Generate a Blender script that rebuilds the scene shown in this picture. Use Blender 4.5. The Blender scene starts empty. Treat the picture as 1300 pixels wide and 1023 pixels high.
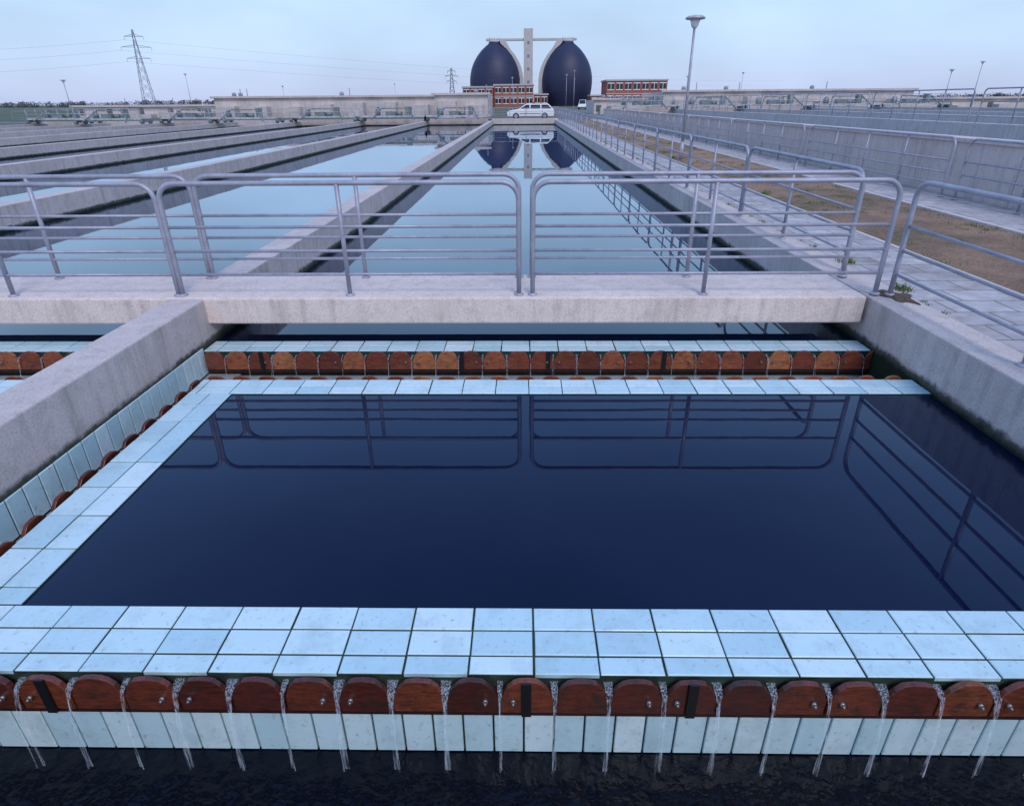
import bpy, math, random
import mathutils
from mathutils import Matrix, Vector
random.seed(7)
R=random.random
def U(a,b): return a+(b-a)*random.random()

# ------------------------------------------------------------ mesh builder
class MB:
    def __init__(s): s.v=[];s.f=[];s.m=[];s.sm=[]
    def face(s,pts,mi=0,smooth=False):
        b=len(s.v); s.v+= [tuple(p) for p in pts]; s.f.append(list(range(b,b+len(pts)))); s.m.append(mi); s.sm.append(smooth)
    def box(s,x0,x1,y0,y1,z0,z1,mi=0,M=None):
        b=len(s.v)
        P=[(x0,y0,z0),(x1,y0,z0),(x1,y1,z0),(x0,y1,z0),(x0,y0,z1),(x1,y0,z1),(x1,y1,z1),(x0,y1,z1)]
        if M: P=[tuple(M@Vector(p)) for p in P]
        s.v+=P
        for q in [(0,3,2,1),(4,5,6,7),(0,1,5,4),(1,2,6,5),(2,3,7,6),(3,0,4,7)]:
            s.f.append([b+i for i in q]); s.m.append(mi); s.sm.append(False)
    def cbox(s,x0,x1,y0,y1,z0,z1,c=.004,mi=0,ax='z'):
        b=len(s.v)
        if ax=='z':
            P=[(x0,y0,z0),(x1,y0,z0),(x1,y1,z0),(x0,y1,z0),(x0,y0,z1-c),(x1,y0,z1-c),(x1,y1,z1-c),(x0,y1,z1-c),
               (x0+c,y0+c,z1),(x1-c,y0+c,z1),(x1-c,y1-c,z1),(x0+c,y1-c,z1)]
        elif ax=='-y':
            P=[(x0,y1,z0),(x0,y1,z1),(x1,y1,z1),(x1,y1,z0),(x0,y0+c,z0),(x0,y0+c,z1),(x1,y0+c,z1),(x1,y0+c,z0),
               (x0+c,y0,z0+c),(x0+c,y0,z1-c),(x1-c,y0,z1-c),(x1-c,y0,z0+c)]
        else:
            P=[(x0,y0,z0),(x0,y1,z0),(x0,y1,z1),(x0,y0,z1),(x1-c,y0,z0),(x1-c,y1,z0),(x1-c,y1,z1),(x1-c,y0,z1),
               (x1,y0+c,z0+c),(x1,y1-c,z0+c),(x1,y1-c,z1-c),(x1,y0+c,z1-c)]
        s.v+=P
        F=[(0,3,2,1)]
        for i in range(4):
            j=(i+1)%4
            F.append((i,j,j+4,i+4)); F.append((i+4,j+4,j+8,i+8))
        F.append((8,9,10,11))
        for q in F: s.f.append([b+i for i in q]); s.m.append(mi); s.sm.append(False)
    def tube(s,pts,r,n=10,mi=0,caps=True,r2=None):
        pts=[Vector(p) for p in pts]; b=len(s.v); k=len(pts)
        up=None
        for i,p in enumerate(pts):
            t=(pts[min(i+1,k-1)]-pts[max(i-1,0)]).normalized()
            if up is None:
                up=Vector((0,0,1)) if abs(t.z)<.9 else Vector((0,1,0))
                if abs(t.y)>.9: up=Vector((0,0,1))
            a=t.cross(up)
            if a.length<.05: a=t.cross(Vector((1,0,0)))
            a.normalize(); c=a.cross(t).normalized(); up=c
            rr=r if r2 is None else r+(r2-r)*i/(k-1)
            for j in range(n):
                an=2*math.pi*j/n
                s.v.append(tuple(p+a*rr*math.cos(an)+c*rr*math.sin(an)))
        for i in range(k-1):
            for j in range(n):
                j2=(j+1)%n
                s.f.append([b+i*n+j,b+i*n+j2,b+(i+1)*n+j2,b+(i+1)*n+j]); s.m.append(mi); s.sm.append(True)
        if caps:
            s.f.append([b+j for j in range(n)][::-1]); s.m.append(mi); s.sm.append(False)
            s.f.append([b+(k-1)*n+j for j in range(n)]); s.m.append(mi); s.sm.append(False)
    def rev(s,prof,cx,cy,n=24,mi=0,smooth=True):
        b=len(s.v)
        for r,z in prof:
            for j in range(n):
                a=2*math.pi*j/n; s.v.append((cx+r*math.cos(a),cy+r*math.sin(a),z))
        for i in range(len(prof)-1):
            for j in range(n):
                j2=(j+1)%n
                s.f.append([b+i*n+j,b+i*n+j2,b+(i+1)*n+j2,b+(i+1)*n+j]); s.m.append(mi); s.sm.append(smooth)
        s.f.append([b+j for j in range(n)][::-1]); s.m.append(mi); s.sm.append(False)
        s.f.append([b+(len(prof)-1)*n+j for j in range(n)]); s.m.append(mi); s.sm.append(False)
    def prism(s,poly,d0,d1,fn,mi=0):
        b=len(s.v);n=len(poly)
        s.v+=[tuple(fn(a,c,d0)) for a,c in poly]+[tuple(fn(a,c,d1)) for a,c in poly]
        s.f.append([b+i for i in range(n)][::-1]); s.f.append([b+n+i for i in range(n)])
        s.m+= [mi,mi]; s.sm+=[False,False]
        for i in range(n):
            j=(i+1)%n
            s.f.append([b+i,b+j,b+n+j,b+n+i]); s.m.append(mi); s.sm.append(False)
    def obj(s,name,mats,parent=None,bevel=0,fix=True):
        me=bpy.data.meshes.new(name); me.from_pydata(s.v,[],s.f)
        for m in (mats if isinstance(mats,(list,tuple)) else [mats]): me.materials.append(m)
        me.polygons.foreach_set("material_index",s.m); me.polygons.foreach_set("use_smooth",s.sm)
        me.update()
        if fix:
            import bmesh
            bm=bmesh.new(); bm.from_mesh(me); bmesh.ops.recalc_face_normals(bm,faces=bm.faces); bm.to_mesh(me); bm.free()
        o=bpy.data.objects.new(name,me); bpy.context.scene.collection.objects.link(o)
        if parent: o.parent=parent
        if bevel:
            m=o.modifiers.new("b",'BEVEL'); m.width=bevel; m.segments=2; m.limit_method='ANGLE'
        return o
def empty(name):
    o=bpy.data.objects.new(name,None); bpy.context.scene.collection.objects.link(o); return o

# ------------------------------------------------------------ materials
class NT:
    def __init__(s,name):
        s.mat=bpy.data.materials.new(name); s.mat.use_nodes=True; s.t=s.mat.node_tree; s.n=s.t.nodes; s.l=s.t.links
        s.p=s.n['Principled BSDF']; s.out=s.n['Material Output']
        s.geo=s.n.new('ShaderNodeNewGeometry')
    def set(s,k,v): s.p.inputs[k].default_value=v
    def link(s,a,b): s.l.new(a,b)
    def noise(s,scale,detail=4,rough=.55,vec=None,dist=0):
        n=s.n.new('ShaderNodeTexNoise'); n.inputs['Scale'].default_value=scale; n.inputs['Detail'].default_value=detail
        n.inputs['Roughness'].default_value=rough; n.inputs['Distortion'].default_value=dist
        s.link(vec or s.geo.outputs['Position'],n.inputs['Vector']); return n.outputs['Fac']
    def scalev(s,v):
        m=s.n.new('ShaderNodeVectorMath'); m.operation='MULTIPLY'; s.link(s.geo.outputs['Position'],m.inputs[0]); m.inputs[1].default_value=v; return m.outputs[0]
    def ramp(s,fac,stops):
        r=s.n.new('ShaderNodeValToRGB'); e=r.color_ramp.elements
        while len(e)<len(stops): e.new(.5)
        for i,(p,c) in enumerate(stops):
            e[i].position=p; e[i].color=(c if len(c)==4 else (*c,1)) if not isinstance(c,(int,float)) else (c,c,c,1)
        s.link(fac,r.inputs['Fac']); return r.outputs['Color']
    def mix(s,a,b,fac,mode='MIX'):
        m=s.n.new('ShaderNodeMix'); m.data_type='RGBA'; m.blend_type=mode; m.clamp_factor=True
        for sock,v in ((m.inputs[6],a),(m.inputs[7],b)):
            if isinstance(v,tuple): sock.default_value=(*v,1)
            else: s.link(v,sock)
        if isinstance(fac,(int,float)): m.inputs[0].default_value=fac
        else: s.link(fac,m.inputs[0])
        return m.outputs[2]
    def math(s,op,a,b=0.):
        m=s.n.new('ShaderNodeMath'); m.operation=op
        for sock,v in ((m.inputs[0],a),(m.inputs[1],b)):
            if isinstance(v,(int,float)): sock.default_value=v
            else: s.link(v,sock)
        return m.outputs[0]
    def sep(s):
        x=s.n.new('ShaderNodeSeparateXYZ'); s.link(s.geo.outputs['Position'],x.inputs[0]); return x.outputs
    def bump(s,h,st=.3,d=.01):
        b=s.n.new('ShaderNodeBump'); b.inputs['Strength'].default_value=st; b.inputs['Distance'].default_value=d
        s.link(h,b.inputs['Height']); s.link(b.outputs[0],s.p.inputs['Normal']); return b.outputs[0]
    def col(s,c): s.link(c,s.p.inputs['Base Color'])

def simple(name,c,rough=.6,metal=0,var=.15,scale=3.):
    t=NT(name); t.set('Roughness',rough); t.set('Metallic',metal)
    f=t.noise(scale,5)
    d=tuple(x*(1-var) for x in c); l=tuple(min(1,x*(1+var)) for x in c)
    t.col(t.ramp(f,[(.3,d),(.7,l)])); return t.mat

def concrete(name,a,b,algae=True,stain=.55):
    t=NT(name); t.set('Roughness',.88); t.set('Specular IOR Level',.25)
    big=t.noise(1.1,6,.65); fine=t.noise(70,3,.7); mid=t.noise(9,6,.7)
    c=t.ramp(big,[(.3,a),(.7,b)])
    c=t.mix(c,(.38,.32,.29),t.ramp(mid,[(.5,0.),(.78,stain)]))
    c=t.mix(c,t.ramp(fine,[(.3,.5),(.5,.97),(.7,1.2)]),.5,'MULTIPLY')
    st=t.noise(1,5,.6,t.scalev((9,9,.8)))
    nrm=t.n.new('ShaderNodeSeparateXYZ'); t.link(t.geo.outputs['Normal'],nrm.inputs[0])
    side=t.math('SUBTRACT',1.,t.math('ABSOLUTE',nrm.outputs[2]))
    c=t.mix(c,(.22,.19,.17),t.math('MULTIPLY',t.ramp(st,[(.5,0.),(.8,.6)]),side))
    if algae:
        z=t.sep()[2]
        nz=t.math('ADD',z,t.math('MULTIPLY',t.math('SUBTRACT',mid,.5),.12))
        k=t.ramp(nz,[(.0,1.),(.05,.85),(.085,0.)])
        c=t.mix(c,(.012,.022,.012),k)
    t.col(c); t.bump(t.math('ADD',t.math('MULTIPLY',fine,.5),mid),.5,.006); return t.mat

CON=concrete('concrete',(.52,.445,.42),(.66,.57,.54),stain=.7)
CONF=concrete('concrete_plain',(.56,.485,.46),(.68,.595,.57),False)
SLAB=concrete('bridge_concrete',(.68,.565,.51),(.82,.69,.63),False,.5)
WETC=concrete('wet_concrete',(.22,.23,.23),(.36,.37,.38),False)
DARKW=simple('basin_lining',(.02,.03,.025),.9)

# water: deep body colour under a clear Fresnel mirror layer
t=NT('water'); t.set('Roughness',.5); t.set('Specular IOR Level',0.); t.set('Base Color',(.0005,.0035,.024,1))
n=t.noise(1.,3,.5,t.scalev((.9,.5,1))); n2=t.noise(7.,2,.5)
nb=t.bump(t.math('ADD',n,t.math('MULTIPLY',n2,.06)),.05,.03)
fr=t.n.new('ShaderNodeFresnel'); fr.inputs['IOR'].default_value=1.33; t.link(nb,fr.inputs['Normal'])
k=t.ramp(fr.outputs[0],[(0.,.0),(.021,.019),(.06,.10),(.2,.37),(.4,.66),(1.,1.)])
gl=t.n.new('ShaderNodeBsdfGlossy'); gl.inputs['Roughness'].default_value=.008; gl.inputs['Color'].default_value=(.80,.90,1,1); t.link(nb,gl.inputs['Normal'])
mxs=t.n.new('ShaderNodeMixShader'); t.link(k,mxs.inputs[0]); t.link(t.p.outputs[0],mxs.inputs[1]); t.link(gl.outputs[0],mxs.inputs[2])
t.link(mxs.outputs[0],t.out.inputs['Surface']); WATER=t.mat
t=NT('channel_water'); t.set('Roughness',.22); t.set('IOR',1.33); t.set('Base Color',(.001,.002,.006,1))
t.bump(t.noise(9,4,.5),.6,.04); CHW=t.mat

t=NT('glazed_tile'); t.set('Roughness',.3); t.set('Coat Weight',.2)
rnd=t.geo.outputs['Random Per Island']
c=t.ramp(rnd,[(0,(.44,.64,.70)),(.5,(.54,.73,.77)),(1,(.65,.80,.82))])
c=t.mix(c,(.32,.43,.43),t.ramp(t.noise(5,6,.75),[(.48,0.),(.78,.65)]))
c=t.mix(c,(.25,.19,.13),t.ramp(t.noise(38,4,.65),[(.58,0.),(.75,.6)]))
t.col(c); t.bump(t.noise(14,3),.12,.004); TILE=t.mat
GROUT=simple('mossy_grout',(.018,.032,.020),.9,0,.6,20)

def wood(name,stops,dirt):
    t=NT(name); t.set('Roughness',.38); t.set('Coat Weight',.25); t.set('Coat Roughness',.25)
    rnd=t.geo.outputs['Random Per Island']
    c=t.ramp(rnd,stops)
    g=t.noise(1.,5,.65,t.scalev((14,14,90)),1.2)
    c=t.mix(c,t.ramp(g,[(.3,.25),(.6,1.25)]),.85,'MULTIPLY')
    c=t.mix(c,(.02,.016,.012),t.ramp(t.noise(13,6,.75),[(.48,0.),(.68,dirt)]))
    t.col(c); t.bump(g,.35,.003); return t.mat
WOOD=wood('weir_board_wet',[(0,(.065,.013,.009)),(.5,(.115,.023,.012)),(.9,(.17,.040,.017)),(1,(.22,.065,.022))],.75)
WOOD2=wood('weir_board',[(0,(.13,.030,.016)),(.4,(.22,.055,.025)),(.8,(.32,.095,.04)),(1,(.42,.16,.06))],.6)
WOODD=simple('dark_board',(.030,.009,.008),.4,0,.4,20)
BLACK=simple('black_rubber',(.008,.008,.01),.45)
BOLT=simple('steel_bolt',(.3,.28,.27),.35,.7)
t=NT('galvanised_steel'); t.set('Roughness',.5); t.set('Metallic',.3)
c=t.ramp(t.noise(6,6,.7),[(.3,(.29,.29,.35)),(.7,(.46,.45,.52))])
c=t.mix(c,(.18,.13,.11),t.ramp(t.noise(30,4,.7),[(.60,0.),(.75,.6)])); t.col(c); STEEL=t.mat
t=NT('falling_water'); t.set('Base Color',(.75,.85,.95,1)); t.set('Roughness',.15)
f=t.noise(1,3,.6,t.scalev((190,190,6)))
t.link(t.ramp(f,[(.42,.02),(.72,.5)]),t.p.inputs['Alpha']); FALL=t.mat

# ------------------------------------------------------------ world constants
H=1.97; ZT=.41; X0=-2.815; X1=3.0; WT=.32; PITCH=X1-X0+WT
WL=-.012; YE=60.
ZR=1.28; WR=.88
bays=[(X0-i*PITCH,X1-i*PITCH) for i in range(0,8)]
RB0=7.95
rbays=[(RB0+i*PITCH,RB0+i*PITCH+X1-X0) for i in range(0,5)]

for i,(a,b) in enumerate(bays):
    m=MB(); m.box(a-WT,a,-3,YE,-1.2,ZT); m.obj('concrete_wall',CON,bevel=.012)
m=MB(); m.box(X1,X1+.36,-3,YE,-1.2,ZT); m.obj('concrete_wall',CON,bevel=.012)
for i,(a,b) in enumerate(rbays):
    m=MB()
    if i==0:
        y=-3.
        while y<YE:
            m.box(a-WT,a,y+.006,min(y+2.5,YE)-.006,-1.2,ZR); y+=2.5
        m.box(a-WT+.012,a-.012,-3,YE,-1.2,ZR-.012)
        m.box(a-WT-.04,a+.04,-3,YE,ZR+.001,ZR+.07)
    else: m.box(a-WT,a,-3,YE,-1.2,ZR+.002)
    m.obj('concrete_wall',CONF,bevel=.008)
m=MB(); m.box(rbays[-1][1],rbays[-1][1]+.3,-3,YE,-1.2,ZR); m.obj('concrete_wall',CONF,bevel=.012)
m=MB(); m.box(bays[-1][0]-.5,X1+.37,YE-.001,YE+.5,-1.2,ZT+.12); m.obj('concrete_end_wall',CON,bevel=.012)
m=MB(); m.box(RB0-WT-.01,rbays[-1][1]+.31,YE-.001,YE+.5,-1.2,ZR+.12); m.obj('concrete_end_wall',CONF,bevel=.012)

m=MB()
def wrect(x0,x1,y0,y1,z=WL): m.face([(x0,y0,z),(x1,y0,z),(x1,y1,z),(x0,y1,z)])
YN0,YN1=1.518,1.842
YF0,YF1=3.85,4.09
SL=.335
for i,(a,b) in enumerate(bays):
    if i<2:
        wrect(a+.295+SL,b,YN1,YF0); wrect(a,b,4.90,YE)
    else: wrect(a,b,-3,YE)
for a,b in rbays: wrect(a,b,-3,YE,WR)
m.obj('water',WATER,fix=False)
m=MB()
for i,(a,b) in enumerate(bays[:2]): wrect(a,b,-3,1.58,-.44)
m.obj('channel_water',CHW,fix=False)
m=MB()
wrect(bays[-1][0],rbays[-1][1],-3,YE,-1.15); m.obj('basin_floor',DARKW,fix=False)

def tile_run(mb,x0,x1,y0,y1,px,py,z=0.,ox=0.,oy=0.,g=.008):
    x=x0+ox-(px if ox>0 else 0)
    while x<x1-.004:
        a=max(x,x0);b=min(x+px,x1)
        y=y0+oy-(py if oy>0 else 0)
        while y<y1-.004:
            c_=max(y,y0);d=min(y+py,y1)
            if b-a>.015 and d-c_>.015:
                dz=U(-.0012,.0012)
                mb.cbox(a+g/2+U(-.0015,.0015),b-g/2+U(-.0015,.0015),c_+g/2+U(-.001,.001),d-g/2+U(-.001,.001),z-.02,z+dz,.003)
            y+=py
        x+=px
for i,(a,b) in enumerate(bays[:2]):
    xs=a+.295; xi=xs+SL
    tl=MB(); gr=MB()
    tile_run(tl,xs,b,YN0,YN1,.25,.12,0,.06,YN1-YN0-.24)
    gr.box(xs+.002,b-.002,YN0+.004,YN1-.003,-1.1,-.006)
    x=xs
    while x<b-.02:
        for z0,z1 in ((-.19-.25,-.19),(-.19-.5,-.19-.25)):
            tl.cbox(x+.004,min(x+.12,b)-.004,YN0-.012,YN0+.003,z0+.004,z1-.004,.003,0,'-y')
        x+=.12
    tile_run(tl,xs,xi,YN1,YF0,SL/2,.25,0,0,.1)
    gr.box(xs+.004,xi-.003,YN1,YF0,-1.1,-.0062)
    tile_run(tl,xs,b,YF0,YF1,.25,.12,0,.06)
    gr.box(xs+.004,b-.002,YF0,YF1-.004,-1.1,-.0064)
    tile_run(tl,a,b,4.665,4.90,.25,.1175,0,.12)
    gr.box(a+.002,b-.002,4.668,4.897,-1.1,-.006)
    y=1.5-.3
    while y<4.66:
        tl.cbox(a-.003,a+.012,y+.004,min(y+.12,4.66)-.004,-.205,.03,.003,0,'x'); y+=.12
    gr.box(a-.002,a+.004,.5,4.66,-.25,.034)
    e=empty('tiled_ledge'); tl.obj('tiles',TILE,e); gr.obj('grout_bed',GROUT,e)
    ch=MB(); ch.box(a+.013,xs+.001,YN0,4.66,-1.1,-.215); ch.box(xs,b-.003,YF1-.002,4.66,-1.1,-.235)
    ch.obj('overflow_channel',WETC)

def weir(name,p0,d,L,nrm,streams=1.,drop=-.44,straps=(),phase=0.,mat=None):
    e=empty(name); P=.205
    wd=MB(); bk=MB(); bl=MB(); bo=MB(); st=MB()
    def fn(a,z,t): return (p0[0]+d[0]*a+nrm[0]*t, p0[1]+d[1]*a+nrm[1]*t, z)
    a=-phase
    k=0
    while a<L:
        j=U(-.004,.003); s1=U(-.005,.005); s2=U(-.005,.005)
        prof=[(.004,-.155),(.004,-.080),(.012,-.058),(.028+s1,-.024),(.052+s1,.001),(.072,.009+j),(.103,.012+j),(.134,.009+j),(.154+s2,.001),(.178+s2,-.024),(.193,-.058),(.201,-.080),(.201,-.155)]
        pr=[(min(max(a+x,0),L),z) for x,z in prof]
        if pr[-1][0]-pr[0][0]>.03:
            wd.prism(pr,U(.0,.003),.022+U(0,.003),fn)
        if a>0.02 and streams:
            flow=streams*U(.55,1.1)
            for layer in range(2):
                sc_=(.8 if layer==0 else .35)*flow
                ring=[(-.03,-.036,.030),(.0,-.042,.026),(.024,-.054,.020),(.034,-.085,.013),(.046+.006*layer,-.15,.010),(.058+.01*layer,-.26,.011),(.066+.01*layer,drop,.016)]
                ring=[r for r in ring if r[1]>=drop]
                jit=U(-.01,.01)
                for q in range(len(ring)-1):
                    t0,z0,w0=ring[q]; t1,z1,w1=ring[q+1]; w0*=sc_; w1*=sc_
                    j0=jit*q/5; j1=jit*(q+1)/5
                    st.face([fn(a+j0-w0,z0,t0),fn(a+j0+w0,z0,t0),fn(a+j1+w1,z1,t1),fn(a+j1-w1,z1,t1)],0,True)
        if (k*2)%3!=2 and a+.06<L and a>0:
            xb=a+.05+(.1 if k%3 else .0)
            c0=fn(xb,-.085,.024); c1=fn(xb,-.085,.036)
            bo.tube([c0,c1],.0105,6); bo.tube([fn(xb,-.085,.034),fn(xb,-.085,.046)],.005,6)
        a+=P; k+=1
    bk.prism([(0,-.20),(L,-.20),(L,-.066),(0,-.066)],-.02,-.001,fn)
    bk.prism([(0,-.185),(L,-.185),(L,-.150),(0,-.150)],.0,.014,fn)
    for sx in straps:
        bl.prism([(sx-.018,-.165),(sx+.018,-.165),(sx+.018,.014),(sx-.018,.014)],.026,.034,fn)
    wd.obj('boards',mat or WOOD,e,bevel=.003); bk.obj('backing',WOODD,e)
    if bo.v: bo.obj('bolts',BOLT,e)
    if bl.v: bl.obj('joint_straps',BLACK,e)
    if st.v: st.obj('falling_water',FALL,e,fix=False)
    return e
for i,(a,b) in enumerate(bays[:2]):
    xs=a+.295
    weir('overflow_weir',(xs,1.500),(1,0),b-xs-.005,(0,-1),.9,-.44,(.7,2.53,3.15,4.9),phase=.03)
    weir('overflow_weir',(xs-.03,1.57),(0,1),4.09-1.57,(-1,0),.6,-.21,(),phase=.1)
    weir('overflow_weir',(xs+.02,4.115),(1,0),b-xs-.03,(0,1),.6,-.23,(),phase=.05,mat=WOOD2)
    weir('overflow_weir',(a+.03,4.64),(1,0),b-a-.04,(0,-1),.45,-.23,(.5,2.25,3.0,4.0),phase=.03,mat=WOOD2)

m=MB(); m.box(bays[-1][0],X1-.03,4.86,5.60,.178,ZT+.012)
m.obj('footbridge',SLAB,bevel=.018)
def rail_panel(name,p,d,L,z,mids=1,Hh=.955,r=.021,rc=.14,n=10):
    m=MB()
    def q(s,h): return (p[0]+d[0]*s,p[1]+d[1]*s,z+h)
    pts=[q(0,0),q(0,.3),q(0,Hh-rc)]
    for k in range(1,7):
        a=math.pi/2*k/6; pts.append(q(rc-rc*math.cos(a),Hh-rc+rc*math.sin(a)))
    for k in range(0,7):
        a=math.pi/2*k/6; pts.append(q(L-rc+rc*math.sin(a),Hh-rc+rc*math.cos(a)))
    pts+=[q(L,.3),q(L,0)]
    m.tube(pts,r,n)
    for h in (.60,.395,.19): m.tube([q(0,h),q(L,h)],r*.66,8)
    posts=[0,L]+[L*(k+1)/(mids+1) for k in range(mids)]
    for s in posts:
        if 0<s<L: m.tube([q(s,0),q(s,Hh)],r*.95,n)
        c=q(s,0); m.rev([(r*2.0,c[2]-.004),(r*2.0,c[2]+.012),(r*1.2,c[2]+.02)],c[0],c[1],10)
    return m.obj(name,STEEL)
zb=ZT+.012
for i in range(0,5):
    for y in (4.935,5.50):
        for k in (0,1):
            x=-3.03-6.135*i+ (0 if k==0 else 3.11)
            rail_panel('railing',(x,y),(1,0),2.99,zb)
for y0 in (1.93,-1.15): rail_panel('railing',(3.2,y0),(0,1),3.0,ZT)
y=5.75
while y<57:
    rail_panel('railing',(3.2,y),(0,1),3.0,ZT,n=8 if y<15 else 6); y+=3.08
for y0,L in ((-1.0,5.4),(4.75,5.5),(10.6,5.4),(16.4,5.5),(22.2,5.5),(28,5.5),(34,5.5),(40,5.5),(46,5.5)):
    rail_panel('railing',(7.3,y0),(0,1),L,ZT+.004,mids=3,n=6)
for y0 in range(14,56,6):
    rail_panel('railing',(rbays[1][0]-.16,y0),(0,1),5.6,ZR,mids=3,n=5)
for i in range(-16,1):
    rail_panel('railing',(i*3.1+.3,YE+.35),(1,0),3.0,ZT+.12,n=5)
for i in range(0,9):
    rail_panel('railing',(7.95+i*3.1,YE+.35),(1,0),3.0,ZR+.12,n=5)

# ------------------------------------------------------------ ground etc.
t=NT('ground'); t.set('Roughness',.95)
big=t.noise(.02,5,.6); f=t.noise(3,6,.7)
c=t.ramp(big,[(.35,(.06,.095,.055)),(.5,(.10,.12,.07)),(.62,(.16,.13,.10))])
c=t.mix(c,t.ramp(f,[(.3,.6),(.7,1.2)]),.6,'MULTIPLY'); t.col(c); t.bump(f,.5,.03); GROUND=t.mat
m=MB()
xb=[-4000,bays[-1][0]-.2,3.2,RB0-.2,rbays[-1][1]+.2,4000]; yb=[-200,-2.9,YE+.3,6000]
for i in range(5):
    for j in range(3):
        if j==1 and i in (1,3): continue
        m.face([(xb[i],yb[j],.385),(xb[i+1],yb[j],.385),(xb[i+1],yb[j+1],.385),(xb[i],yb[j+1],.385)])
m.obj('ground',GROUND,fix=False)
t=NT('paving'); t.set('Roughness',.85)
br=t.n.new('ShaderNodeTexBrick'); br.offset=.5; br.inputs['Scale'].default_value=1; br.inputs['Brick Width'].default_value=.5; br.inputs['Row Height'].default_value=.3
br.inputs['Mortar Size'].default_value=.008; br.inputs['Mortar Smooth'].default_value=.4
br.inputs['Color1'].default_value=(.42,.39,.40,1); br.inputs['Color2'].default_value=(.54,.50,.50,1); br.inputs['Mortar'].default_value=(.16,.15,.12,1)
t.link(t.scalev((1,1,0)),br.inputs['Vector'])
c=t.mix(br.outputs['Color'],t.ramp(t.noise(5,6,.7),[(.3,.5),(.7,1.2)]),.7,'MULTIPLY')
c=t.mix(c,(.20,.15,.11),t.ramp(t.noise(1.3,7,.75),[(.52,0.),(.7,.55)])); t.col(c)
inv=t.math('SUBTRACT',1.,br.outputs['Fac']); t.bump(t.math('ADD',inv,t.math('MULTIPLY',t.noise(60),.2)),.6,.006); PAVE=t.mat
m=MB(); m.box(3.36,4.30,-2.9,YE+.3,.2,.402); m.obj('paving',PAVE)
m=MB(); m.box(6.35,RB0-WT-.042,-2.9,YE+.3,.2,.404); m.obj('paving',PAVE)
m=MB(); m.box(6.27,6.349,-2.9,YE+.3,.2,.43); m.box(4.301,4.36,-2.9,YE+.3,.2,.415); m.obj('kerb',CONF,bevel=.008)
t=NT('soil'); t.set('Roughness',1.)
c=t.ramp(t.noise(.9,6,.7),[(.34,(.13,.13,.06)),(.46,(.28,.18,.12)),(.62,(.42,.26,.17)),(.75,(.50,.36,.27))])
c=t.mix(c,t.ramp(t.noise(35,5,.7),[(.3,.45),(.7,1.35)]),.8,'MULTIPLY'); t.col(c); t.bump(t.noise(22,6,.75),1.,.04); SOIL=t.mat
m=MB(); nx,ny=12,240
def hh(x,y):
    e=min((x-4.36)/.3,(6.27-x)/.3,1)
    return .40+.05*max(e,0)*(.5+mathutils.noise.noise(Vector((x*1.2,y*1.2,0))))
for j in range(ny+1):
    for i in range(nx+1):
        x=4.36+(6.27-4.36)*i/nx; y=-2.8+(YE+3)*j/ny; m.v.append((x,y,hh(x,y)))
for j in range(ny):
    for i in range(nx):
        a=j*(nx+1)+i; m.f.append([a,a+1,a+nx+2,a+nx+1]); m.m.append(0); m.sm.append(True)
m.obj('soil_strip',SOIL,fix=False)
# washed-out earth lying on the wall corner by the footbridge
DIRT=simple('damp_earth',(.10,.065,.045),1.,0,.5,25)
m=MB(); cx,cy=3.24,4.88; rings=[]
for q,(rr,hz) in enumerate(((1.,.4115),(.7,.418),(.35,.424))):
    rings.append([(cx+.12*rr*(1+.3*math.sin(3*a+q)+.15*math.sin(7*a))*math.cos(a),cy+.22*rr*(1+.25*math.cos(2*a+1)+.15*math.sin(5*a))*math.sin(a),hz) for a in [6.2832*k/28 for k in range(28)]])
for r0,r1 in zip(rings,rings[1:]):
    for k in range(28): m.face([r0[k],r0[(k+1)%28],r1[(k+1)%28],r1[k]],0,True)
m.face(rings[-1]); m.obj('earth_patch',DIRT)
GRASS=simple('grass_blades',(.12,.17,.045),.8,0,.5,4)
m=MB()
def tuft(x,y,z,h,n,spread):
    for _ in range(n):
        a=U(0,6.28); r=spread*R()**.7; bx=x+r*math.cos(a); by=y+r*math.sin(a)
        hh_=h*U(.4,1.2)*(1-.5*r/spread); lx=U(-.6,.6)*hh_; ly=U(-.6,.6)*hh_; w=.004+h*.02; b=U(0,3.14)
        m.face([(bx-w*math.cos(b),by-w*math.sin(b),z),(bx+w*math.cos(b),by+w*math.sin(b),z),(bx+lx,by+ly,z+hh_)])
for _ in range(2600):
    y=3+57*R()**1.5; x=4.38+1.87*R()**1.7
    if mathutils.noise.noise(Vector((x*.9,y*.35,3)))<.02: continue
    tuft(x,y,hh(x,y)-.01,U(.02,.06),14,.11)
for _ in range(60):
    y=3+30*R()**1.5; x=U(4.5,6.2); m_n=U(.6,1)
    tuft(x,y,hh(x,y)-.01,.07*m_n,70,.14*m_n)
for _ in range(110):
    y=U(4,40); tuft(U(3.34,3.40),y,.40,U(.02,.07),16,.06)
for x,y in ((3.40,6.1),(3.4,5.1),(4.4,11.),(4.5,18.5),(5.0,26)): tuft(x,y,.4,.10,90,.10)
m.obj('grass',GRASS,fix=False)
ASPH=simple('asphalt',(.15,.15,.155),.9,0,.25,2)
m=MB(); m.box(-80,70,YE+1.2,YE+8,.2,.392); m.box(4.5,12,YE+8,230,.2,.391); m.obj('road',ASPH)

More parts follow.
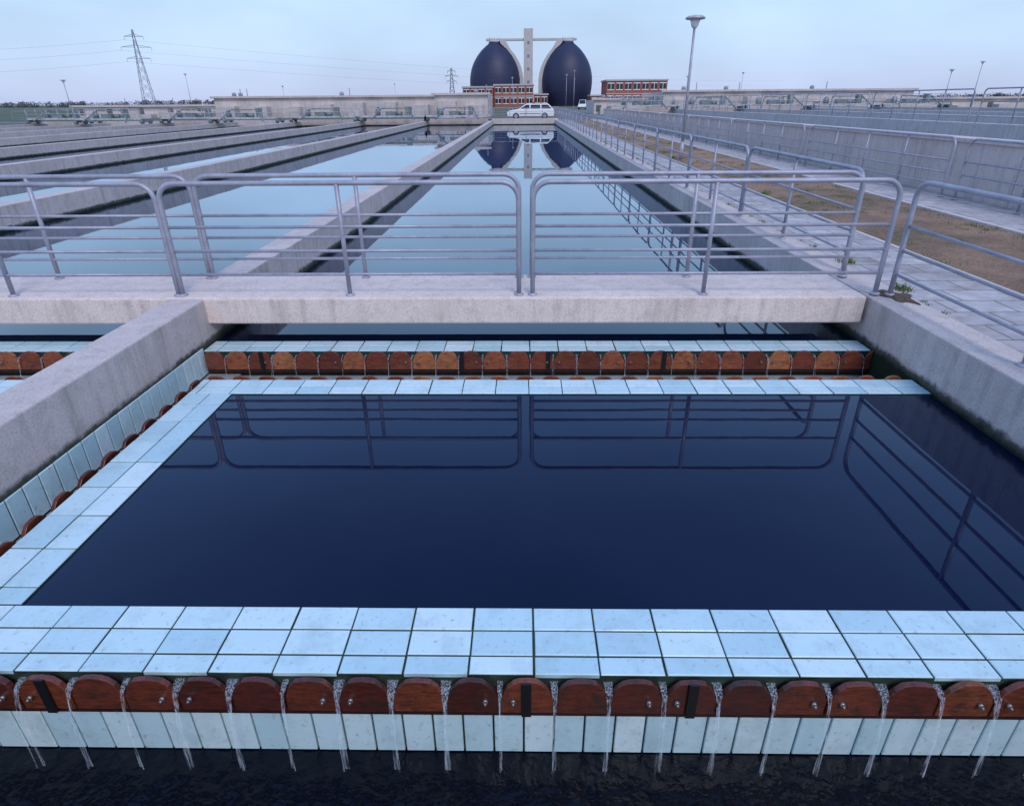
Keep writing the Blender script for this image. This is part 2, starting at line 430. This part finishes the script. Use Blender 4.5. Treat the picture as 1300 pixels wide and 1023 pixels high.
# ------------------------------------------------------------ low concrete structures
DK=simple('dark_opening',(.12,.12,.13),.8)
MGL0=simple('vent_metal',(.3,.3,.33),.6,.2)
def low_block(x0,x1,y0,y1,z,steps):
    e=empty('concrete_basin_building')
    m=MB(); m.box(x0,x1,y0,y1,.3,z); m.box(x0-.3,x1+.3,y0-.3,y0+.3,z+.002,z+.25)
    for s in range(steps):
        xx=x0+(x1-x0)*(s+.5)/steps
        m.box(xx-1.,xx+1.,y0-1.4,y0-.001,.3,z-U(.5,1.1))
    m.obj('walls',CONF,e,bevel=.03)
    m=MB()
    for s in range(steps):
        xx=x0+(x1-x0)*(s+.2+.1*R())/steps
        m.box(xx-.4,xx+.3,y0-.02,y0-.001,.7,1.5)
    m.obj('openings',DK,e)
    m=MB()
    for s in range(max(1,steps//2)):
        xx=U(x0+1,x1-1); m.rev([(.25,z+.25),(.3,z+.5),(.2,z+.65),(.05,z+.7)],xx,y0+3,8)
        m.tube([(xx+1.3,y0+2,z),(xx+1.3,y0+2,z+1.1)],.05,5)
    m.obj('vents',MGL0,e)
    return e
low_block(-38,-10.5,78,92,2.6,7)
low_block(-60,-40,84,92,1.7,5)
low_block(-10,-4,72,82,2.7,2)
low_block(17,47,78,92,2.9,7)
low_block(9.5,16.5,86,96,2.1,2)
low_block(49,75,84,92,1.9,5)

MG=simple('machinery_green',(.19,.22,.22),.5,.1,.4,4)  # both machinery colours lifted slightly to stand in for distance haze
MGL=simple('machinery_grey',(.45,.45,.46),.5,.1,.3,4)
def scraper(xc,y,w,z=ZT):
    e=empty('sludge_scraper'); m=MB(); g=MB()
    x0=xc-w/2; x1=xc+w/2
    for x in (x0,x1):
        g.box(x-.15,x+.15,y-1.,y+.6,z+.15,z+.38)
        for yy in (y-.8,y+.4): g.tube([(x-.12,yy,z+.16),(x+.12,yy,z+.16)],.155,12)
    m.box(x0,x1,y-.9,y-.8,z+.35,z+.5); m.box(x0,x1,y+.35,y+.45,z+.35,z+.5); m.box(x0,x1,y-.75,y+.3,z+.42,z+.45)
    for k in range(7):
        x=x0+w*k/6; m.tube([(x,y-.83,z+.5),(x,y-.83,z+1.25)],.02,5)
    for h in (.85,1.25): m.tube([(x0,y-.83,z+h),(x1,y-.83,z+h)],.02,5)
    g.box(xc-.8,xc+.1,y-.5,y+.2,z+.45,z+.85); g.tube([(xc+.1,y-.15,z+.65),(xc+.7,y-.15,z+.65)],.17,10)
    g.box(xc+1.,xc+1.4,y-.4,y+.1,z+.45,z+1.25)
    g.tube([(xc-1.9,y-1.6,z+.2),(xc-1.2,y-.3,z+1.1)],.06,6); g.tube([(xc+2.,y-1.6,z+.2),(xc+1.4,y-.3,z+1.1)],.06,6)
    g.tube([(xc-1.2,y-.3,z+1.1),(xc+1.4,y-.3,z+1.1)],.05,6)
    g.rev([(.25,z+.45),(.25,z+.9),(.15,z+1.05),(.03,z+1.08)],xc-1.6,y,10)
    m.obj('bridge_frame',MGL,e); g.obj('drive_unit',MG,e)
for i,(a,b) in enumerate(bays):
    if i==0: continue
    scraper((a+b)/2+U(-.4,.4),YE-1.2+(-2.5 if i in(4,6) else 0),5.95)
for a,b in rbays: scraper((a+b)/2,YE-1.2,5.95,ZR-.15)

# ------------------------------------------------------------ car
WHITE=simple('white_paint',(.80,.80,.80),.3,0,.03); GLASS=simple('dark_glass',(.02,.025,.03),.08); RUB=simple('tyre',(.02,.02,.02),.8)
CHR=simple('hub_metal',(.45,.45,.47),.3,.8)
REDL=simple('red_lamp',(.4,.02,.02),.3)
def car(name,cx,cy,z,flip=1,rot=0,paint=WHITE,van=0):
    e=empty(name); e.location=(cx,cy,z); e.rotation_euler=(0,0,rot)
    m=MB()
    low=[(-2.24,.28),(-2.31,.5),(-2.27,.68),(-2.1,.78),(-1.15,.93),(2.2,.95),(2.29,.8),(2.31,.5),(2.24,.28)]
    def f(a,b_,d): return (a*flip,d,b_)
    m.prism(low,-.84,.84,f)
    zr=1.42+van
    B=[(-1.2,.93),(2.2,.95),(1.72,zr-.02),(-.45,zr-.03)]; tp=[.82,.82,.66,.66]
    b=len(m.v)
    for sgn in (-1,1):
        for (x,zz),w in zip(B,tp): m.v.append((x*flip,sgn*w,zz))
    for q in [(0,1,2,3),(4,5,6,7),(0,1,5,4),(1,2,6,5),(2,3,7,6),(3,0,4,7)]:
        m.f.append([b+i for i in q]); m.m.append(0); m.sm.append(False)
    m.obj('body',paint,e,bevel=.05)
    g=MB()
    def yy(zz): return .82-(.16)*(zz-.94)/(zr-.96)
    for poly in ([(-.98,.98),(-.1,.98),(-.1,zr-.1),(-.42,zr-.1)],[(0.,.98),(.95,.98),(.95,zr-.1),(0.,zr-.1)],[(1.05,.98),(2.03,.98),(1.68,zr-.1),(1.05,zr-.1)]):
        for sgn in (-1,1): g.face([(x*flip,sgn*(yy(zz)+.012),zz) for x,zz in poly])
    g.face([((-1.15)*flip,-.7,.99),((-1.15)*flip,.7,.99),((-.52)*flip,.6,zr-.08),((-.52)*flip,-.6,zr-.08)])
    g.face([(2.2*flip,-.7,1.0),(2.2*flip,.7,1.0),(1.79*flip,.6,zr-.08),(1.79*flip,-.6,zr-.08)])
    g.obj('windows',GLASS,e,fix=False)
    w=MB()
    for x in (-1.42,1.38):
        for s in (-1,1):
            w.tube([(x*flip,s*.66,.31),(x*flip,s*.86,.31)],.31,20); w.tube([(x*flip,s*.86,.31),(x*flip,s*.872,.31)],.18,14,1)
    w.box(-2.37,-2.25,-.8,.8,.36,.48,0) if flip==1 else w.box(2.25,2.37,-.8,.8,.36,.48,0)
    w.box(-1.05,1.0,-.853,-.842,.5,.56,0)
    w.obj('wheels_and_trim',[RUB,CHR],e)
    l=MB(); l.box(min(2.27*flip,2.32*flip),max(2.27*flip,2.32*flip),-.8,-.6,.65,.88); l.box(min(2.27*flip,2.32*flip),max(2.27*flip,2.32*flip),.6,.8,.65,.88); l.obj('tail_lamps',REDL,e)
    return e
car('parked_car',.7,62.6,.392)
car('parked_car',13.,140,.392,1,math.radians(80),WHITE,.5)
car('parked_car',20,150,.392,1,math.radians(10),simple('red_paint',(.35,.04,.04),.3),0)

# ------------------------------------------------------------ digesters
t=NT('digester_cladding'); t.set('Roughness',.55)
z=t.sep()[2]
ln=t.math('FRACT',t.math('MULTIPLY',z,.8))
c=t.ramp(ln,[(0.,(.012,.014,.036)),(.07,(.018,.022,.064)),(.95,(.020,.024,.068)),(1.,(.012,.014,.036))])
c=t.mix(c,t.ramp(t.noise(.4,5),[(.3,.75),(.7,1.2)]),.6,'MULTIPLY'); t.col(c); CLAD=t.mat
TW=concrete('tower_concrete',(.50,.47,.46),(.60,.56,.55),False)
key=[(0,.84),(.1,.91),(.22,.97),(.36,1.),(.48,.985),(.6,.92),(.7,.82),(.8,.67),(.88,.51),(.94,.35),(.98,.23),(1.,.20)]
def eggr(u):
    for k in range(len(key)-1):
        if key[k][0]<=u<=key[k+1][0]+1e-9:
            s=(u-key[k][0])/(key[k+1][0]-key[k][0]); p0=key[max(k-1,0)][1];p1=key[k][1];p2=key[k+1][1];p3=key[min(k+2,len(key)-1)][1]
            return 9.75*.5*((2*p1)+(-p0+p2)*s+(2*p0-5*p1+4*p2-p3)*s*s+(-p0+3*p1-3*p2+p3)*s**3)
    return 2.
def digester(cx,cy):
    e=empty('digester_tank')
    prof=[(eggr(i/48),.3+22.2*i/48) for i in range(49)]
    m=MB(); m.rev(prof,cx,cy,64); m.obj('cladding',CLAD,e)
    m=MB(); m.rev([(2.2,22.3),(2.2,23.),(1.2,23.1)],cx,cy,24)
    for k in range(12):
        a=k*math.pi/6; m.tube([(cx+2.1*math.cos(a),cy+2.1*math.sin(a),23),(cx+2.1*math.cos(a),cy+2.1*math.sin(a),24.)],.06,4)
    m.obj('cap',TW,e)
digester(-10.8,250); digester(16.7,250)
e=empty('stair_tower')
m=MB(); m.box(.2,3.6,248.6,252,.3,26.8); m.obj('shaft',TW,e,bevel=.05)
m=MB()
m.box(-14,.19,249.4,251.2,22.9,23.6); m.box(3.61,20,249.4,251.2,22.9,23.6)
def f(a,b_,d): return (a,d,b_)
for ec,sg in ((-10.8,1),(16.7,-1)):
    zs=[22.88,21.5,20,18,16,14,12,10,7,4,.3]
    inn=[(ec+sg*(eggr(min(1,(zz-.3)/22.2))-.2),zz) for zz in zs]
    out=[(ec+sg*(max(eggr(min(1,max(.36,(zz-.3)/22.2)))+1.15,0)),zz) for zz in zs]
    out=[(x+sg*(.9 if zz>21 else 0),zz) for x,zz in out]
    for k in range(len(zs)-1):
        m.prism([inn[k],out[k],out[k+1],inn[k+1]],247.8,249.0,f)
m.obj('walkways',TW,e)
m=MB()
for k in range(5): m.box(1.5,2.3,248.55,248.59,4+4.4*k,5.0+4.4*k)
m.obj('stair_windows',simple('shaded_opening',(.2,.2,.22),.5),e)
t=NT('brick'); t.set('Roughness',.85)
c=t.ramp(t.noise(1.5,6,.7),[(.3,(.28,.09,.08)),(.7,(.40,.15,.12))]); t.col(c); BRICK=t.mat
def brick_building(x0,x1,y0,y1,z,fl,bays_):
    e=empty('brick_building')
    m=MB(); m.box(x0,x1,y0,y1,.3,z); m.obj('walls',BRICK,e)
    m=MB(); m.box(x0-.3,x1+.3,y0-.3,y1+.3,z+.001,z+.5)
    w=MB(); fr=MB(); h=(z-.3)/fl
    for f_ in range(fl):
        zz=.3+h*f_
        if f_: m.box(x0-.02,x1+.02,y0-.12,y0-.001,zz-.15,zz+.15)
        for k in range(bays_):
            xa=x0+(x1-x0)*(k+.15)/bays_; xc=x0+(x1-x0)*(k+.85)/bays_
            w.box(xa,xc,y0-.05,y0-.002,zz+h*.35,zz+h*.8)
            fr.box(xa-.12,xc+.12,y0-.11,y0-.052,zz+h*.8,zz+h*.87); fr.box(xa-.12,xc+.12,y0-.11,y0-.052,zz+h*.28,zz+h*.35)
            mx=(xa+xc)/2; fr.box(mx-.08,mx+.08,y0-.11,y0-.052,zz+h*.351,zz+h*.799)
    w.obj('windows',GLASS,e); fr.obj('frames',WHITE,e); m.obj('roof_and_bands',TW,e)
brick_building(-21.5,-10.8,228,240,6.6,2,4)
brick_building(-10.5,3.6,232,242,7.3,2,5)
brick_building(3.9,9,236,242,4.2,1,2)
brick_building(29,50,225,240,8.3,2,7)
brick_building(24,28.8,228,238,3.6,1,2)

def lamp(x,y,h):
    e=empty('street_lamp'); m=MB()
    m.tube([(x,y,.38),(x,y,.9)],.06,10); m.tube([(x,y,.9),(x,y,h-.25)],.045,10,r2=.032)
    m.obj('pole',STEEL,e)
    m=MB(); m.rev([(.05,h-.25),(.09,h-.2),(.13,h-.06)],x,y,20); m.obj('diffuser',WHITE,e)
    m=MB(); m.rev([(.14,h-.06),(.25,h-.04),(.26,h-.01),(.2,h+.03),(.08,h+.05),(.02,h+.055)],x,y,24); m.obj('canopy',MGL,e)
lamp(4.56,17.9,3.97)
for x,y,h in ((-44.5,62,4.2),(-55,105,6.5),(37,110,6.2),(43,66,4.6),(50,72,5.6),(24,95,5.2),(-2,118,6),(8,120,6.5),(11,140,8),(-30,150,6),(15,190,8),(-45,120,5)): lamp(x,y,h)

PY=simple('pylon_steel',(.30,.33,.38),.6,.2)
def pylon(x,y,h,w=6.,ang=.3,th=.13):
    m=MB(); ca,sa=math.cos(ang),math.sin(ang)
    def T(a,b_,z): return (x+a*ca-b_*sa,y+a*sa+b_*ca,z)
    def wd(z): return (w/2)*(1-z/h)**1.1+.35
    lv=[h*k/9 for k in range(10)]
    cs=[(-1,-1),(1,-1),(1,1),(-1,1)]
    for k in range(9):
        a,b_=wd(lv[k]),wd(lv[k+1])
        for i,(sx,sy) in enumerate(cs):
            m.tube([T(sx*a,sy*a,lv[k]),T(sx*b_,sy*b_,lv[k+1])],th,4)
            sx2,sy2=cs[(i+1)%4]
            m.tube([T(sx*a,sy*a,lv[k]),T(sx2*b_,sy2*b_,lv[k+1])],th*.6,4); m.tube([T(sx2*a,sy2*a,lv[k]),T(sx*b_,sy*b_,lv[k+1])],th*.6,4)
    tips=[]
    for z,l in ((h*.64,.15*h),(h*.78,.19*h),(h*.91,.12*h)):
        for s in (-1,1):
            for sy in (-1,1): m.tube([T(s*.5,sy*.5,z+1.2),T(s*l,0,z)],th*.7,4); m.tube([T(s*.5,sy*.5,z),T(s*l,0,z)],th*.7,4)
            m.tube([T(s*l,0,z),T(s*l,0,z-1.8)],th*.7,4); tips.append(Vector(T(s*l,0,z-1.8)))
    m.obj('electricity_pylon',PY); return tips
tp=pylon(-236,400,43.5)
tq=pylon(-62,560,29,5,.2,.2)
tr=[p+Vector((-300,-60,-3)) for p in tp]
m=MB()
for A,B in ((tp,tr),(tp,[p+Vector((600,500,-12)) for p in tp])):
    for a,b in list(zip(A,B))[::2]:
        pts=[a.lerp(b,k/12)+Vector((0,0,-7*4*(k/12)*(1-k/12))) for k in range(13)]
        m.tube(pts,.035,4)
m.obj('power_line',PY)

FOL=simple('haze_tinted_foliage',(.08,.10,.10),.9,0,.3,.3)  # far leaf colour greyed and paled, distance haze painted into the base
def tree_line(x0,x1,y,n,hm):
    m=MB()
    for _ in range(n):
        x=U(x0,x1); yy=y+U(-25,25)
        hgt=hm*(.35+.8*abs(mathutils.noise.noise(Vector((x*.012,y*.01,1))))+.25*R())
        for q in range(60):
            a=U(0,6.28); rr=hgt*.75*R()**.5; zz=.3+hgt*R()**1.3; k=math.sin(min(1,max(.25,zz/hgt))*math.pi*.85)
            cx=x+rr*k*math.cos(a); cy=yy+rr*k*math.sin(a); s=hgt*.16
            m.face([(cx+U(-s,s),cy+U(-s,s),zz+U(-s,s)) for _i in range(3)])
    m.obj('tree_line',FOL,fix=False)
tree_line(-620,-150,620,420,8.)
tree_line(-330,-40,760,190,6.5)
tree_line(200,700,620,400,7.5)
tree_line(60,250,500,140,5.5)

# ------------------------------------------------------------ world, sun, camera
sc=bpy.context.scene
w=bpy.data.worlds.new('World'); sc.world=w; w.use_nodes=True
nt=w.node_tree; bg=nt.nodes['Background']
sky=nt.nodes.new('ShaderNodeTexSky'); sky.sky_type='NISHITA'; sky.sun_disc=False
EL=math.radians(48); AZ=math.radians(160)
sky.sun_elevation=EL; sky.sun_rotation=AZ; sky.air_density=1.2; sky.dust_density=.6; sky.ozone_density=4.5
tc=nt.nodes.new('ShaderNodeTexCoord'); sx=nt.nodes.new('ShaderNodeSeparateXYZ'); nt.links.new(tc.outputs['Generated'],sx.inputs[0])
rp=nt.nodes.new('ShaderNodeValToRGB'); e=rp.color_ramp.elements; e.new(.5); e.new(.5); e.new(.5)
for el,(p,c) in zip(e,((0.,(.52,.61,.92)),(.07,(.55,.72,1.)),(.22,(.53,.75,1.)),(.5,(.30,.52,1.)),(1.,(.28,.48,.98)))):
    el.position=p; el.color=(*c,1)
nt.links.new(sx.outputs[2],rp.inputs[0])
ns=nt.nodes.new('ShaderNodeTexNoise'); ns.inputs['Scale'].default_value=2.2; ns.inputs['Detail'].default_value=4
mp=nt.nodes.new('ShaderNodeMapping'); mp.inputs['Scale'].default_value=(1,1,2.5); nt.links.new(tc.outputs['Generated'],mp.inputs[0]); nt.links.new(mp.outputs[0],ns.inputs['Vector'])
cr=nt.nodes.new('ShaderNodeMapRange'); cr.inputs[1].default_value=.35; cr.inputs[2].default_value=.7; cr.inputs[3].default_value=9.4; cr.inputs[4].default_value=12.6
nt.links.new(ns.outputs[0],cr.inputs[0])
vm=nt.nodes.new('ShaderNodeVectorMath'); vm.operation='SCALE'; nt.links.new(rp.outputs[0],vm.inputs[0]); nt.links.new(cr.outputs[0],vm.inputs['Scale'])
mx=nt.nodes.new('ShaderNodeMix'); mx.data_type='RGBA'; mx.inputs[0].default_value=.85
nt.links.new(sky.outputs[0],mx.inputs[6]); nt.links.new(vm.outputs[0],mx.inputs[7])
nt.links.new(mx.outputs[2],bg.inputs[0]); bg.inputs[1].default_value=.1
sd=bpy.data.lights.new('sun','SUN'); sd.energy=1.7; sd.angle=math.radians(20); sd.color=(1,.90,.86)
so=bpy.data.objects.new('sun',sd); sc.collection.objects.link(so)
D=Vector((math.sin(AZ)*math.cos(EL),math.cos(AZ)*math.cos(EL),math.sin(EL)))
so.rotation_euler=D.to_track_quat('Z','Y').to_euler()

cd=bpy.data.cameras.new('camera'); co=bpy.data.objects.new('camera',cd); sc.collection.objects.link(co); sc.camera=co
cd.sensor_width=36; cd.lens=738/1300*36; cd.shift_x=-3/1300; cd.shift_y=-45.5/1300; cd.clip_end=9000; cd.clip_start=.05
co.matrix_world=Matrix.Translation((0,0,H))@Matrix.Rotation(math.radians(.99),4,'Z')@Matrix.Rotation(math.radians(90-24.5),4,'X')@Matrix.Rotation(math.radians(-.45),4,'Z')
sc.view_settings.view_transform='Standard'; sc.view_settings.look='None'; sc.view_settings.exposure=0
